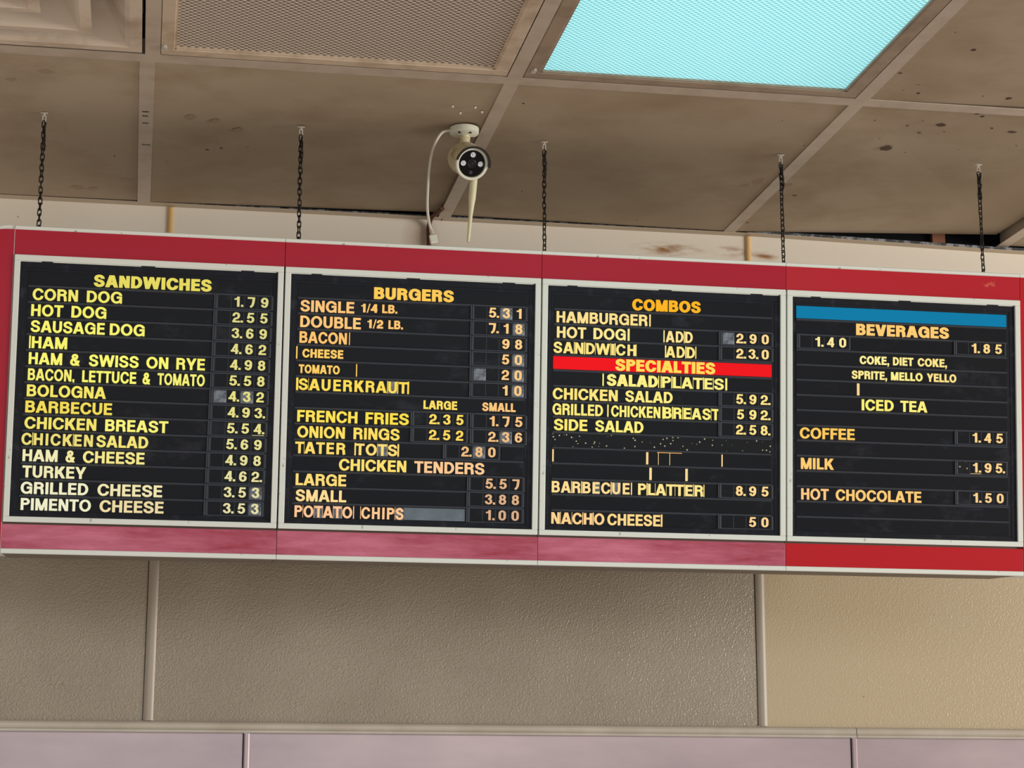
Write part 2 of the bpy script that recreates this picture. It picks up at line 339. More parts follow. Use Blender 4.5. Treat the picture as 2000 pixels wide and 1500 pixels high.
# ------------------------------------------------------------------ mesh helpers (inches in, metres out)
class MB:
    def __init__(self):
        self.v, self.f, self.mi = [], [], []

    def face(self, pts, mi=0):
        n = len(self.v)
        self.v += [tuple(p) for p in pts]
        self.f.append(list(range(n, n + len(pts))))
        self.mi.append(mi)

    def mesh(self, vs, fs, mi=0):
        n = len(self.v)
        self.v += [tuple(p) for p in vs]
        for f in fs:
            self.f.append([n + i for i in f])
            self.mi.append(mi)

    def box(self, x0, x1, y0, y1, z0, z1, mi=0, c=0.0):
        """a box, its edges along x / y / z chamfered by c"""
        if c <= 0:
            v = [(x, y, z) for z in (z0, z1) for y in (y0, y1) for x in (x0, x1)]
            self.mesh(v, [(0, 2, 3, 1), (4, 5, 7, 6), (0, 1, 5, 4), (2, 6, 7, 3), (0, 4, 6, 2), (1, 3, 7, 5)], mi)
            return
        bm = bmesh.new()
        bmesh.ops.create_cube(bm, size=1)
        for q in bm.verts:
            q.co = Vector((x0 if q.co.x < 0 else x1, y0 if q.co.y < 0 else y1, z0 if q.co.z < 0 else z1))
        bmesh.ops.bevel(bm, geom=list(bm.edges), offset=c, segments=2, affect='EDGES', profile=.5)
        bm.verts.index_update()
        self.mesh([q.co[:] for q in bm.verts], [[q.index for q in f.verts] for f in bm.faces], mi)
        bm.free()

    def prism_x(self, x0, x1, yz, mi=0):
        """a closed profile in y, z swept along x"""
        n = len(yz)
        v = [(x0, y, z) for y, z in yz] + [(x1, y, z) for y, z in yz]
        self.mesh(v, [(i, (i + 1) % n, n + (i + 1) % n, n + i) for i in range(n)] + [tuple(range(n - 1, -1, -1)), tuple(range(n, 2 * n))], mi)

    def prism_z(self, z0, z1, xy, mi=0, x1shift=0.0):
        n = len(xy)
        v = [(x, y, z0) for x, y in xy] + [(x + x1shift, y, z1) for x, y in xy]
        self.mesh(v, [(i, (i + 1) % n, n + (i + 1) % n, n + i) for i in range(n)] + [tuple(range(n - 1, -1, -1)), tuple(range(n, 2 * n))], mi)

    def tube(self, pts, rad, n=10, mi=0, closed=False, caps=True):
        pts = [Vector(p) for p in pts]
        rad = rad if isinstance(rad, (list, tuple)) else [rad] * len(pts)
        rings = []
        t0 = (pts[1] - pts[0]).normalized()
        ref = Vector((0, 0, 1)) if abs(t0.z) < .9 else Vector((1, 0, 0))
        u = t0.cross(ref).normalized()
        for i, p in enumerate(pts):
            if closed:
                t = (pts[(i + 1) % len(pts)] - pts[i - 1]).normalized()
            else:
                t = (pts[min(i + 1, len(pts) - 1)] - pts[max(i - 1, 0)]).normalized()
            u = (u - t * u.dot(t)).normalized()
            w = t.cross(u)
            rings.append([p + (u * math.cos(a) + w * math.sin(a)) * rad[i] for a in [2 * math.pi * j / n for j in range(n)]])
        v = [q for r in rings for q in r]
        fs = []
        L = len(rings)
        for i in range(L if closed else L - 1):
            a, b = i * n, ((i + 1) % L) * n
            fs += [(a + j, a + (j + 1) % n, b + (j + 1) % n, b + j) for j in range(n)]
        if caps and not closed:
            fs += [tuple(range(n - 1, -1, -1)), tuple((L - 1) * n + j for j in range(n))]
        self.mesh(v, fs, mi)

    def lathe(self, prof, n=28, mi=0, mat=None, a0=0.0, a1=2 * math.pi):
        """profile (r, h) turned round local z; mat places it"""
        mat = mat or Matrix()
        full = abs(a1 - a0 - 2 * math.pi) < 1e-6
        cols = n if full else n + 1
        v = []
        for r, h in prof:
            for j in range(cols):
                a = a0 + (a1 - a0) * j / n
                v.append((mat @ Vector((r * math.cos(a), r * math.sin(a), h)))[:])
        fs = []
        for i in range(len(prof) - 1):
            for j in range(n):
                fs.append((i * cols + j, i * cols + (j + 1) % cols, (i + 1) * cols + (j + 1) % cols, (i + 1) * cols + j))
        self.mesh(v, fs, mi)

    def build(self, name, mats, smooth=False):
        me = bpy.data.meshes.new(name)
        me.from_pydata([(x * I, y * I, z * I) for x, y, z in self.v], [], self.f)
        for mm in (mats if isinstance(mats, (list, tuple)) else [mats]):
            me.materials.append(M[mm])
        me.polygons.foreach_set('material_index', self.mi)
        bm = bmesh.new()
        bm.from_mesh(me)
        bmesh.ops.remove_doubles(bm, verts=bm.verts, dist=1e-6)
        bmesh.ops.recalc_face_normals(bm, faces=bm.faces)
        bm.to_mesh(me)
        bm.free()
        if smooth:
            me.polygons.foreach_set('use_smooth', [True] * len(me.polygons))
            me.set_sharp_from_angle(angle=math.radians(38))
        return me


def link(name, me, parent=None, loc=(0, 0, 0), rot=None):
    o = bpy.data.objects.new(name, me)
    C.objects.link(o)
    if parent:
        o.parent = parent
        o.location = Vector(loc) * I
    else:
        o.location = P(*loc)
    if rot:
        o.rotation_euler = rot
    return o


def part(name, mb, mats, parent=None, loc=(0, 0, 0), smooth=False):
    return link(name, mb.build(name, mats, smooth), parent, loc)


def thing(name, label, cat, loc, rot=None, group=None):
    o = link(name, None, None, loc, rot)
    o.empty_display_size = .02
    return tag(o, label, cat, group)


def tag(o, label, cat, group=None):
    o['label'] = label
    o['category'] = cat
    if group:
        o['group'] = group
    return o


def struct(name, mb, mats, loc=(0, 0, 0), label=None, smooth=False):
    o = part(name, mb, mats, None, loc, smooth)
    o['kind'] = 'structure'
    o['label'] = label or name.replace('_', ' ')
    o['category'] = name.split('_')[0]
    return o


# ------------------------------------------------------------------ lettering: heavy grotesque capitals drawn with strokes
def arc(x0, y0, x1, y1, mode, n=7):
    """quarter ellipse; mode h starts level, v starts upright"""
    out = []
    for i in range(n + 1):
        t = math.pi / 2 * i / n
        if mode == 'h':
            out.append((x0 + (x1 - x0) * math.sin(t), y0 + (y1 - y0) * (1 - math.cos(t))))
        else:
            out.append((x0 + (x1 - x0) * (1 - math.cos(t)), y0 + (y1 - y0) * math.sin(t)))
    return out


def path(*segs):
    pts = []
    for s in segs:
        for q in (s if isinstance(s, list) else [s]):
            if not pts or math.hypot(q[0] - pts[-1][0], q[1] - pts[-1][1]) > 1e-4:
                pts.append(q)
    return pts


def stroke(pts, w, h):
    """quads along a centre line, upright thickness w, level thickness h"""
    L, R = [], []
    for i, p in enumerate(pts):
        a = pts[max(i - 1, 0)]
        b = pts[min(i + 1, len(pts) - 1)]
        dx, dy = b[0] - a[0], b[1] - a[1]
        d = math.hypot(dx, dy)
        nx, ny = -dy / d, dx / d
        t = (nx * nx * w + ny * ny * h) / 2
        L.append((p[0] + nx * t, p[1] + ny * t))
        R.append((p[0] - nx * t, p[1] - ny * t))
    return [[R[i], R[i + 1], L[i + 1], L[i]] for i in range(len(pts) - 1)]


def glyph(ch, w, h):
    """(left bearing, ink width, right bearing, [convex polygons]) for a cap height of 1"""
    a, b = w / 2, h / 2
    q = []

    def rect(x0, y0, x1, y1):
        q.append([(x0, y0), (x1, y0), (x1, y1), (x0, y1)])

    def dg(x0, y0, x1, y1, wx):
        q.append([(x0 - wx / 2, y0), (x0 + wx / 2, y0), (x1 + wx / 2, y1), (x1 - wx / 2, y1)])

    def st(*s):
        q.extend(stroke(path(*s), w, h))
    S, O, D = .085, .05, .015
    lb = rb = S
    W = .8
    wx = w * 1.12
    if ch == 'A':
        W = .98; lb = rb = D
        dg(wx / 2, 0, .49 - w * .12, 1, wx); dg(W - wx / 2, 0, .49 + w * .12, 1, wx); rect(.24, .2, W - .24, .2 + h)
    elif ch == 'B':
        W = .8; rb = O
        rect(0, 0, w, 1)
        st((a, 1 - b), (.45, 1 - b), arc(.45, 1 - b, W - .05 - a, .765, 'h'), arc(W - .05 - a, .765, .45, .53, 'v'), (a, .53))
        st((.45, .53), arc(.45, .53, W - a, .28, 'h'), arc(W - a, .28, .45, b, 'v'), (a, b))
    elif ch in 'CG':
        W = .9 if ch == 'C' else .94
        lb = O; rb = O if ch == 'C' else S
        c = .46
        st((W - a, .66), arc(W - a, .68, c, 1 + .01 - b, 'v'), arc(c, 1.01 - b, a, .5, 'h'), arc(a, .5, c, b - .01, 'v'),
           arc(c, b - .01, W - a, .34, 'h'), (W - a, .37))
        if ch == 'G':
            rect(.5, .42, W, .42 + h); rect(W - w * .72, 0, W, .5)
    elif ch == 'D':
        W = .84; rb = O
        rect(0, 0, w, 1)
        st((a, 1 - b), (.36, 1 - b), arc(.36, 1 - b, W - a, .5, 'h'), arc(W - a, .5, .36, b, 'v'), (a, b))
    elif ch == 'E':
        W = .69; rb = O
        rect(0, 0, w, 1); rect(0, 0, W, h); rect(0, 1 - h, W - .02, 1); rect(0, .52 - b, W - .05, .52 + b)
    elif ch == 'F':
        W = .65; rb = .03
        rect(0, 0, w, 1); rect(0, 1 - h, W, 1); rect(0, .5 - b, W - .07, .5 + b)
    elif ch == 'H':
        rect(0, 0, w, 1); rect(W - w, 0, W, 1); rect(0, .52 - b, W, .52 + b)
    elif ch == 'I':
        W = w
        rect(0, 0, w, 1)
    elif ch == 'K':
        W = .86; rb = D
        rect(0, 0, w, 1); dg(w * .9, .36, W - .03 - wx * .6, 1, wx * 1.25); dg(W - wx * .56, 0, .36, .6, wx * 1.15)
    elif ch == 'L':
        W = .64; rb = .03
        rect(0, 0, w, 1); rect(0, 0, W, h)
    elif ch == 'M':
        W = 1.0
        rect(0, 0, w * .95, 1); rect(W - w * .95, 0, W, 1)
        dg(W / 2, 0, w * .56, 1, wx); dg(W / 2, 0, W - w * .56, 1, wx)
    elif ch == 'N':
        rect(0, 0, w * .95, 1); rect(W - w * .95, 0, W, 1); dg(W - w * .56, 0, w * .56, 1, wx)
    elif ch == 'O':
        W = .98; lb = rb = O
        st((a, .5), arc(a, .5, W / 2, 1.01 - b, 'v'), arc(W / 2, 1.01 - b, W - a, .5, 'h'), arc(W - a, .5, W / 2, b - .01, 'v'), arc(W / 2, b - .01, a, .5, 'h'))
    elif ch in 'PR':
        W = .75 if ch == 'P' else .83
        rb = .04
        e = 0 if ch == 'P' else .05
        m0 = .43
        rect(0, 0, w, 1)
        st((a, 1 - b), (.42, 1 - b), arc(.42, 1 - b, W - e - a, (1 + m0) / 2, 'h'), arc(W - e - a, (1 + m0) / 2, .42, m0 + b, 'v'), (a, m0 + b))
        if ch == 'R':
            st((.42, m0 + b), arc(.42, m0 + b, W - e - a, .28, 'h'), (W - e - a, .16), (W - a - .01, 0))
    elif ch == 'S':
        W = .82; lb = rb = O
        c = W / 2
        st((W - a - .02, .68), arc(W - a - .02, .70, c, 1.01 - b, 'v'), arc(c, 1.01 - b, a + .02, .735, 'h'), arc(a + .02, .735, c * .92, .53, 'v'),
           (c * 1.1, .49), arc(c * 1.1, .49, W - a, .275, 'h'), arc(W - a, .275, c, b - .01, 'v'), arc(c, b - .01, a, .30, 'h'), (a, .335))
    elif ch == 'T':
        W = .78; lb = rb = .02
        rect(W / 2 - a, 0, W / 2 + a, 1); rect(0, 1 - h, W, 1)
    elif ch == 'U':
        st((a, 1), (a, .36), arc(a, .36, W / 2, b - .01, 'v'), arc(W / 2, b - .01, W - a, .36, 'h'), (W - a, 1))
    elif ch == 'V':
        W = .93; lb = rb = D
        dg(W / 2 - w * .1, 0, wx / 2, 1, wx); dg(W / 2 + w * .1, 0, W - wx / 2, 1, wx)
    elif ch == 'W':
        W = 1.36; lb = rb = D
        wx *= .94
        dg(.36, 0, wx / 2, 1, wx); dg(.36, 0, W / 2, 1, wx); dg(W - .36, 0, W / 2, 1, wx); dg(W - .36, 0, W - wx / 2, 1, wx)
    elif ch == 'Y':
        W = .92; lb = rb = D
        rect(W / 2 - a, 0, W / 2 + a, .42); dg(W / 2, .36, wx / 2, 1, wx); dg(W / 2, .36, W - wx / 2, 1, wx)
    elif ch == '&':
        W = .9; lb = rb = O
        dg(W - wx * .62, 0, .25, .74, wx * 1.1)
        st((.25, .74), arc(.23, .74, .42, 1 - b, 'v'), arc(.42, 1 - b, .60, .78, 'h'), arc(.60, .78, .42, .56, 'v'), arc(.30, .53, a, .27, 'h'),
           arc(a, .27, .36, b - .01, 'v'), arc(.36, b - .01, .74, .45, 'h'))
    elif ch == '0':
        W = .68; lb = rb = .04
        st((a, .5), (a, .66), arc(a, .66, W / 2, 1 - b, 'v'), arc(W / 2, 1 - b, W - a, .66, 'h'), (W - a, .34), arc(W - a, .34, W / 2, b, 'v'), arc(W / 2, b, a, .34, 'h'), (a, .5))
    elif ch == '1':
        W = .46; lb, rb = .08, .14
        rect(W - w, 0, W, 1); q.append([(0, .68), (W - w * .5, .68), (W - w * .5, .82), (0, .82)]); q.append([(.12, .8), (W - w * .5, .8), (W - w * .5, 1), (W - w * .75, 1)])
    elif ch == '2':
        W = .68; lb = rb = .04
        st((a, .63), (a, .66), arc(a, .66, W / 2, 1 - b, 'v'), arc(W / 2, 1 - b, W - a, .71, 'h'), arc(W - a, .71, W * .52, .40, 'v'), arc(W * .5, .40, a + .03, .1, 'h'))
        rect(0, 0, W, h)
    elif ch == '3':
        W = .68; lb = rb = .04
        st((a, .70), arc(a, .72, W / 2, 1 - b, 'v'), arc(W / 2, 1 - b, W - a - .03, .76, 'h'), arc(W - a - .03, .76, .3, .53, 'v'))
        st((.3, .53), arc(.34, .53, W - a, .28, 'h'), arc(W - a, .28, W / 2, b, 'v'), arc(W / 2, b, a, .28, 'h'), (a, .32))
    elif ch == '4':
        W = .7; lb = rb = .03
        rect(.4, 0, .4 + w, 1); rect(0, .21, W, .21 + h); dg(wx * .4, .24, .4 + w * .35, 1, wx * .8)
    elif ch == '5':
        W = .68; lb = rb = .04
        rect(.12, 1 - h, W - .04, 1); q.append([(.03, .42), (.03 + w * .85, .42), (.12 + w * .8, 1), (.12, 1)])
        st((.08, .46), arc(.12, .50, W / 2 + .02, .64 - b + .03, 'v'), arc(W / 2 + .02, .67 - b, W - a, .33, 'h'), arc(W - a, .33, W / 2, b, 'v'), arc(W / 2, b, a, .27, 'h'))
    elif ch in '69':
        W = .68; lb = rb = .04
        st((W - a - .03, .72), arc(W - a - .03, .75, W / 2, 1 - b, 'v'), arc(W / 2, 1 - b, a, .5, 'h'), (a, .33), arc(a, .33, W / 2, b, 'v'),
           arc(W / 2, b, W - a, .33, 'h'), arc(W - a, .33, W / 2 + .01, .64 - b, 'v'), arc(W / 2 + .01, .64 - b, a, .34, 'h'))
        if ch == '9':
            q[:] = [[(W - x, 1 - y) for x, y in r] for r in q]
    elif ch == '7':
        W = .66; lb = rb = .04
        rect(0, 1 - h, W, 1); st((W - a, 1 - h), arc(W - a * 1.1, .84, .14 + a, 0, 'v')[1:5], (.14 + a, 0))
    elif ch == '8':
        W = .68; lb = rb = .04
        c = W / 2
        for y0, y1, e in ((.53, 1 - b, .03), (b, .53, 0)):
            ym = (y0 + y1) / 2
            st((a + e, ym), arc(a + e, ym, c, y1, 'v'), arc(c, y1, W - a - e, ym, 'h'), arc(W - a - e, ym, c, y0, 'v'), arc(c, y0, a + e, ym, 'h'))
    elif ch == '/':
        W = .4; lb = rb = .0
        dg(.07, -.03, W - .07, 1.03, .13)
    elif ch in '.,':
        W = w * .95; lb = rb = .05
        rect(0, 0, W, w * .9)
        if ch == ',':
            q.append([(W * .45, 0), (W, 0), (W * .6, -.2), (W * .05, -.2)])
    return lb, W, rb, q


WEIGHT = {'n': (.235, .185), 't': (.235, .185), 's': (.26, .21), 'h': (.29, .22), 'd': (.225, .17)}
CAP = {'n': .80, 't': .80, 's': .60, 'h': .83, 'd': .68}


BEAR = {'h': .62, 't': 1.5}


def layout(text, style):
    """[(char, x0, x1, polygons)] for cap height 1, and the ink width"""
    w, h = WEIGHT[style]
    x, out = 0.0, []
    for i, ch in enumerate(text):
        if ch == ' ':
            x += .3
            continue
        lb, W, rb, q = glyph(ch, w, h)
        if ch == '.' and style == 'd':
            lb = .03
        if i and out:
            x += lb * BEAR.get(style, .8)
        out.append((ch, x, x + W, [[(px + x, py) for px, py in r] for r in q]))
        x += W + rb * BEAR.get(style, .8)
    return out, out[-1][2]


def letters_mesh(polys, sx, sz, depth=.03):
    mb = MB()
    for r in polys:
        n = len(r)
        A = sum(r[i - 1][0] * r[i][1] - r[i][0] * r[i - 1][1] for i in range(n))
        if A < 0:
            r = r[::-1]
        f = [(x * sx, -depth, z * sz) for x, z in r]
        g = [(x * sx, 0, z * sz) for x, z in r]
        mb.mesh(f + g, [tuple(range(n))] + [(i, (i + 1) % n, n + (i + 1) % n, n + i)[::-1] for i in range(n)])
    return mb


def lit(o, hexcol):
    o.color = lin(hexcol)
    return o


# ------------------------------------------------------------------ setting: wall
mb = MB()
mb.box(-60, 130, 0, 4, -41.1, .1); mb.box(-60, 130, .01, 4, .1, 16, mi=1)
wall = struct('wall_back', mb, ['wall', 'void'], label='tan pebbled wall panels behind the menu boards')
# seam strips (half-round battens), yellowed above the boards
for xb, xt, nm in ((-.13, .02, 0), (48.1, 48.08, 1)):
    prof = [(-.38, 0), (-.38, -.06), (-.22, -.16), (0, -.2), (.22, -.16), (.38, -.06), (.38, 0)]
    mb = MB(); mb.prism_z(-40.5, -14, [(xb + x, y) for x, y in prof], x1shift=xt - xb)
    o = part('seam_strip', mb, 'strip', wall, smooth=True)
    mb = MB(); mb.prism_z(-14, -.1, [((.2 if nm == 0 else 47.8) + x * .66, y) for x, y in prof])
    part('seam_strip', mb, 'strip_y', wall, smooth=True)
    mb = MB(); mb.prism_z(-40.5, -14, [(xb - .415, 0), (xb - .415, -.03), (xb - .38, -.03), (xb - .38, 0)], x1shift=xt - xb - .05)
    part('seam_gap', mb, 'void', wall)
mb = MB(); mb.prism_x(-60, 130, [(0, -14.2), (-.05, -14.2), (-.09, -14.0), (-.05, -13.8), (0, -13.8)])
part('bright_band_edge', mb, 'strip', wall)  # batten added along the edge of the painted bright band
# bottom trim: two lengths
prof = [(0, -40.55), (-.12, -40.55), (-.3, -40.66), (-.36, -40.8), (-.3, -41.0), (-.34, -41.12), (-.46, -41.2), (-.46, -41.36), (0, -41.36)]
for n, (x0, x1) in enumerate(((-60, 55.72), (55.78, 130))):
    mb = MB(); mb.prism_x(x0, x1, prof)
    struct('trim_%d' % (n + 1), mb, 'trim', label=('beige moulding under the wall panels, long left length', 'beige moulding under the wall panels, length right of its joint')[n])
# stainless steel sheets below
seams = [-60, 7.33, 55.63, 130]
for i in range(3):
    mb = MB(); mb.box(seams[i] + .2, seams[i + 1] - .2, .02, .3, -108, -41.38, c=.02)
    part('steel_panel', mb, 'steel', wall)
for x in seams[1:3]:
    mb = MB(); mb.prism_z(-108, -41.42, [(x - .22, .2), (x - .22, -.02), (x - .12, -.1), (x + .12, -.1), (x + .22, -.02), (x + .22, .2)])
    part('steel_seam', mb, 'steel', wall)
    mb = MB(); mb.box(x - .3, x - .225, -.03, .2, -108, -41.38)
    part('seam_gap', mb, 'void', wall)

# ------------------------------------------------------------------ setting: ceiling
mb = MB(); mb.box(-60, 130, -112, 4, 16, 18)
ceil = struct('ceiling', mb, 'void', label='suspended ceiling of stained tan tiles in a metal grid')
ceil.location = P(0, 0, 0)
TX = [-49.7, -25.7, -1.8, 22.1, 46.1, 70.1, 94.1, 118]


def tile(x0, x1, y0, y1, z, spots=()):
    """z: heights of the corners (left front, right front, left back, right back)"""
    mb = MB()

    def hz(x, y):
        u, v = (x - x0) / (x1 - x0), (y - y0) / (y1 - y0)
        return (z[0] * (1 - u) + z[1] * u) * (1 - v) + (z[2] * (1 - u) + z[3] * u) * v
    v = [(x, y, hz(x, y) + dz) for dz in (0, .6) for y in (y0, y1) for x in (x0, x1)]
    mb.mesh(v, [(0, 2, 3, 1), (4, 5, 7, 6), (0, 1, 5, 4), (2, 6, 7, 3), (0, 4, 6, 2), (1, 3, 7, 5)])
    for sx, sy, rx, ry in spots:
        if x0 < sx < x1 and y0 < sy < y1:
            n = 11
            mb.face([(sx + rx * math.cos(t) * random.uniform(.75, 1.15), sy + ry * math.sin(t) * random.uniform(.75, 1.15),
                      hz(sx, sy) - .012) for t in [-2 * math.pi * j / n for j in range(n)]], 1)
    for sx, sy, rx, ry in SMEAR:
        if x0 < sx < x1 and y0 < sy < y1:
            n = 15
            mb.face([(sx + rx * math.cos(t) * random.uniform(.5, 1.2), sy + ry * math.sin(t) * random.uniform(.5, 1.2),
                      hz(sx, sy) - .01) for t in [-2 * math.pi * j / n for j in range(n)]], 2)
    return part('ceiling_tile', mb, ['tile', 'stain', 'smear'], ceil)


SP = SPOTS + SPOTS2
SMEAR = [(44.4, -14.3, .5, .9), (43.7, -13.2, .5, .6), (47.0, -13.6, .3, .8), (-8.4, -29.0, .55, .5), (-10.6, -27.0, .4, .4), (1.2, -21.6, .35, .6), (2.9, -21.0, .4, .5), (4.6, -19.4, .4, .6), (-7.0, -3.5, .6, .6), (-5.9, -3.4, .5, .5), (-3.2, -6.3, .5, .3)]
for i in range(7):
    x0, x1 = TX[i] + .3, TX[i + 1] - .3
    z = {1: (.04, .04, .04, .1), 2: (.04, .04, .06, .42), 3: (.04, .06, .22, .06), 4: (.04, .3, .08, .98)}.get(i, (.04,) * 4)
    if i == 4:
        x1 -= .25
    tile(x0, x1, -32.2, -.75, z, SP)
    if i in (0, 4, 5, 6):
        tile(x0, x1, -81, -33.2, (.04, .04, .04, .3 if i == 4 else .04), SP)
    tile(x0, x1, -112, -82, (.04,) * 4)


def tee(x0, x1, y0, y1, sh=0.0, marks=()):
    """an inverted-T grid bar: visible flange and web; sh slants its far end along x"""
    mb = MB()
    v = []
    along_y = (y1 - y0) > (x1 - x0)
    for z in (-.02, .04):
        v += [(x0, y0, z), (x1, y0, z), (x1 + sh, y1, z), (x0 + sh, y1, z)]
    mb.mesh(v, [(3, 2, 1, 0), (4, 5, 6, 7), (0, 1, 5, 4), (1, 2, 6, 5), (2, 3, 7, 6), (3, 0, 4, 7)])
    if along_y:
        c = (x0 + x1) / 2
        mb.box(c - .06 + sh / 2, c + .06 + sh / 2, y0, y1, .04, 1.3)
    else:
        c = (y0 + y1) / 2
        mb.box(x0, x1, c - .06, c + .06, .04, 1.3)
    for mx, my, ml in marks:
        mb.face([(mx, my - .12, -.03), (mx, my + .12, -.03), (mx + ml, my + .12, -.03), (mx + ml, my - .12, -.03)], 1)
    return part('grid_bar', mb, ['tee', 'camb'], ceil)


tee(-60, 130, -33.4, -32.1)
tee(-60, 130, -82.2, -81)
for i, x in enumerate(TX):
    mk = [(-2.1, -22.4, .45), (-2.1, -21.5, .4), (-2.1, -20.0, .45), (-2.1, -15.2, .6)] if i == 2 else ()
    tee(x - .5, x + .5, -32.1, -.3, {2: -.12, 3: .0, 4: -.12}.get(i, 0), mk)
    tee(x - .5 + (.35 if i == 2 else 0), x + .5 + (.35 if i == 2 else 0), -81, -33.4)
# wall angle under the tile edges: three lengths, the right one sagging open
for n, (x0, x1, za, zb) in enumerate(((-60, 21.9, -.02, -.02), (22.0, 47.5, -.03, -.06), (47.55, 130, -.02, -.42))):
    mb = MB()
    def zz(x):
        return za + (zb - za) * min(1, (x - x0) / 23.0)
    xs = [x0 + (x1 - x0) * j / 24 for j in range(25)]
    for a, b in zip(xs[:-1], xs[1:]):
        j0, j1 = zz(a), zz(b)
        mb.mesh([(a, -.85, j0), (b, -.85, j1), (b, -.85, j1 + .05), (a, -.85, j0 + .05), (a, 0, j0 - .03), (b, 0, j1 - .03), (b, 0, j1 + .02), (a, 0, j0 + .02)],
                [(0, 1, 2, 3), (4, 7, 6, 5), (0, 4, 5, 1), (3, 2, 6, 7)])
        fy = -.06 if n < 2 else -.45
        mb.mesh([(a, fy, j0), (b, fy, j1), (b, fy, j1 + .4), (a, fy, j0 + .4), (a, fy + .05, j0), (b, fy + .05, j1), (b, fy + .05, j1 + .4), (a, fy + .05, j0 + .4)],
                [(0, 1, 2, 3), (4, 7, 6, 5), (3, 2, 6, 7)], 1)
    struct('trim_%d' % (n + 3), mb, ['angle', 'foil'], label=('painted metal wall angle along ceiling edge, left length', 'painted metal wall angle along ceiling edge, middle length',
                                                            'sagging metal wall angle under the open ceiling gap at right')[n])
mb = MB(); mb.box(0, 1.15, 0, .8, 0, .9, c=.03)
tag(part('wood_block', mb, 'wood', None, (63.9, -.45, .1)), 'small reddish wood block showing in the dark gap at right ceiling edge', 'wood block')

# ------------------------------------------------------------------ ceiling fixtures
def fixture(x0, x1, label, on):
    y0, y1 = -80.8, -33.55
    t = thing('ceiling_light', label, 'ceiling light', ((x0 + x1) / 2, (y0 + y1) / 2, 0))
    hx, hy = (x1 - x0) / 2, (y1 - y0) / 2
    fw = .95
    mb = MB()
    for (a0, a1, b0, b1) in ((-hx, hx, -hy, -hy + fw), (-hx, hx, hy - fw, hy), (-hx, -hx + fw, -hy + fw, hy - fw), (hx - fw, hx, -hy + fw, hy - fw)):
        mb.box(a0, a1, b0, b1, -.02, .5, c=.06)
    for (a0, a1, b0, b1) in ((-hx + fw, hx - fw, -hy + fw, -hy + fw + .12), (-hx + fw, hx - fw, hy - fw - .12, hy - fw),
                             (-hx + fw, -hx + fw + .12, -hy + fw, hy - fw), (hx - fw - .12, hx - fw, -hy + fw, hy - fw)):
        mb.box(a0, a1, b0, b1, .05, .3)
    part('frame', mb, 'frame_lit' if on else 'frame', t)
    mb = MB(); mb.box(-hx + fw - .05, hx - fw + .05, -hy + fw - .05, hy - fw + .05, .2, .28)
    part('diffuser', mb, 'diffuser' if on else 'prism', t)
    mb = MB()
    a, b = hx - .3, hy - .3
    mb.box(-a, a, -b, b, 4.6, 4.7); mb.box(-a, -a + .1, -b, b, .5, 4.6); mb.box(a - .1, a, -b, b, .5, 4.6); mb.box(-a, a, -b, -b + .1, .5, 4.6); mb.box(-a, a, b - .1, b, .5, 4.6)
    part('housing', mb, 'inside' if on else 'void', t)
    if on:
        for fx in (-.55, .0, .55):
            mb = MB(); mb.tube([(fx * hx, -hy + 1.6, 2.5), (fx * hx, hy - 1.6, 2.5)], .5, 12)
            part('tube', mb, 'tube', t, smooth=True)
    if on:      # light leaking past the hinge side of the door
        mb = MB(); mb.box(-hx - .22, -hx - .06, -hy, hy - 5, .02, .06)
        part('light_gap', mb, 'diffuser', t)
    lx = -hx + .45 if on else -hx + .3
    mb = MB(); mb.box(-.16, .16, -.3, .3, -.12, .02, c=.04); mb.box(-.07, .12, -.5, -.2, -.2, -.02, c=.03)
    part('latch', mb, 'hook', t, (lx, hy - 1.3, 0))


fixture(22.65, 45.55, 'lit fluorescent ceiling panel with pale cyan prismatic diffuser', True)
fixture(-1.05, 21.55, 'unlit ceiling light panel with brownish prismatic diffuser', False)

# square stepped air diffuser at the top left
t = thing('ceiling_vent', 'square stepped louvre air vent in the ceiling, cut by the top left corner', 'air vent', (-13.9, -45.5, 0))


def ring(mb, prof):
    """square ring from (half size, z) pairs"""
    for (h0, z0), (h1, z1) in zip(prof[:-1], prof[1:]):
        a = [(-h0, -h0, z0), (h0, -h0, z0), (h0, h0, z0), (-h0, h0, z0)]
        b = [(-h1, -h1, z1), (h1, -h1, z1), (h1, h1, z1), (-h1, h1, z1)]
        for i in range(4):
            j = (i + 1) % 4
            mb.face([a[i], a[j], b[j], b[i]])


mb = MB(); ring(mb, [(11.75, .3), (11.75, -.05), (11.0, -.05), (10.7, .15), (9.6, 1.9), (9.2, 2.4), (9.2, 2.6), (11.75, 2.6)])
part('frame', mb, 'vent', t)
for h in (8.7, 5.7, 2.9):
    mb = MB(); ring(mb, [(h - .1, .05), (h, -.22), (h - .7, -.28), (h - .95, -.05), (h - 2.2, 1.8), (h - 2.5, 2.5), (h - 2.4, 2.6), (h - 2.0, 1.9), (h - .85, .1), (h - .1, .05)])
    part('louvre', mb, 'vent', t)
mb = MB(); mb.box(-9.4, 9.4, -9.4, 9.4, 2.65, 2.7)
part('duct', mb, 'void', t)

# ------------------------------------------------------------------ menu boards
TILT = math.radians(5.3)
YF, ZT = -21.815, -8.469
MX = [-10.27, 8.02, 26.13, 44.09]
MW = [18.28, 18.10, 17.95, 17.9]
NAMES = ['sandwiches', 'burgers', 'combos and specialties', 'beverages']
INX = [(1.04, 17.3), (.96, 17.03), (.92, 16.89), (.78, 16.82)]


def base_z(r):
    return -3.965 - 1.0945 * r


def at_board(i, x, z, y=0.0):
    """world inches of a point in a board's own frame"""
    return (MX[i] + x, YF + y * math.cos(TILT) - z * math.sin(TILT), ZT + y * math.sin(TILT) + z * math.cos(TILT))


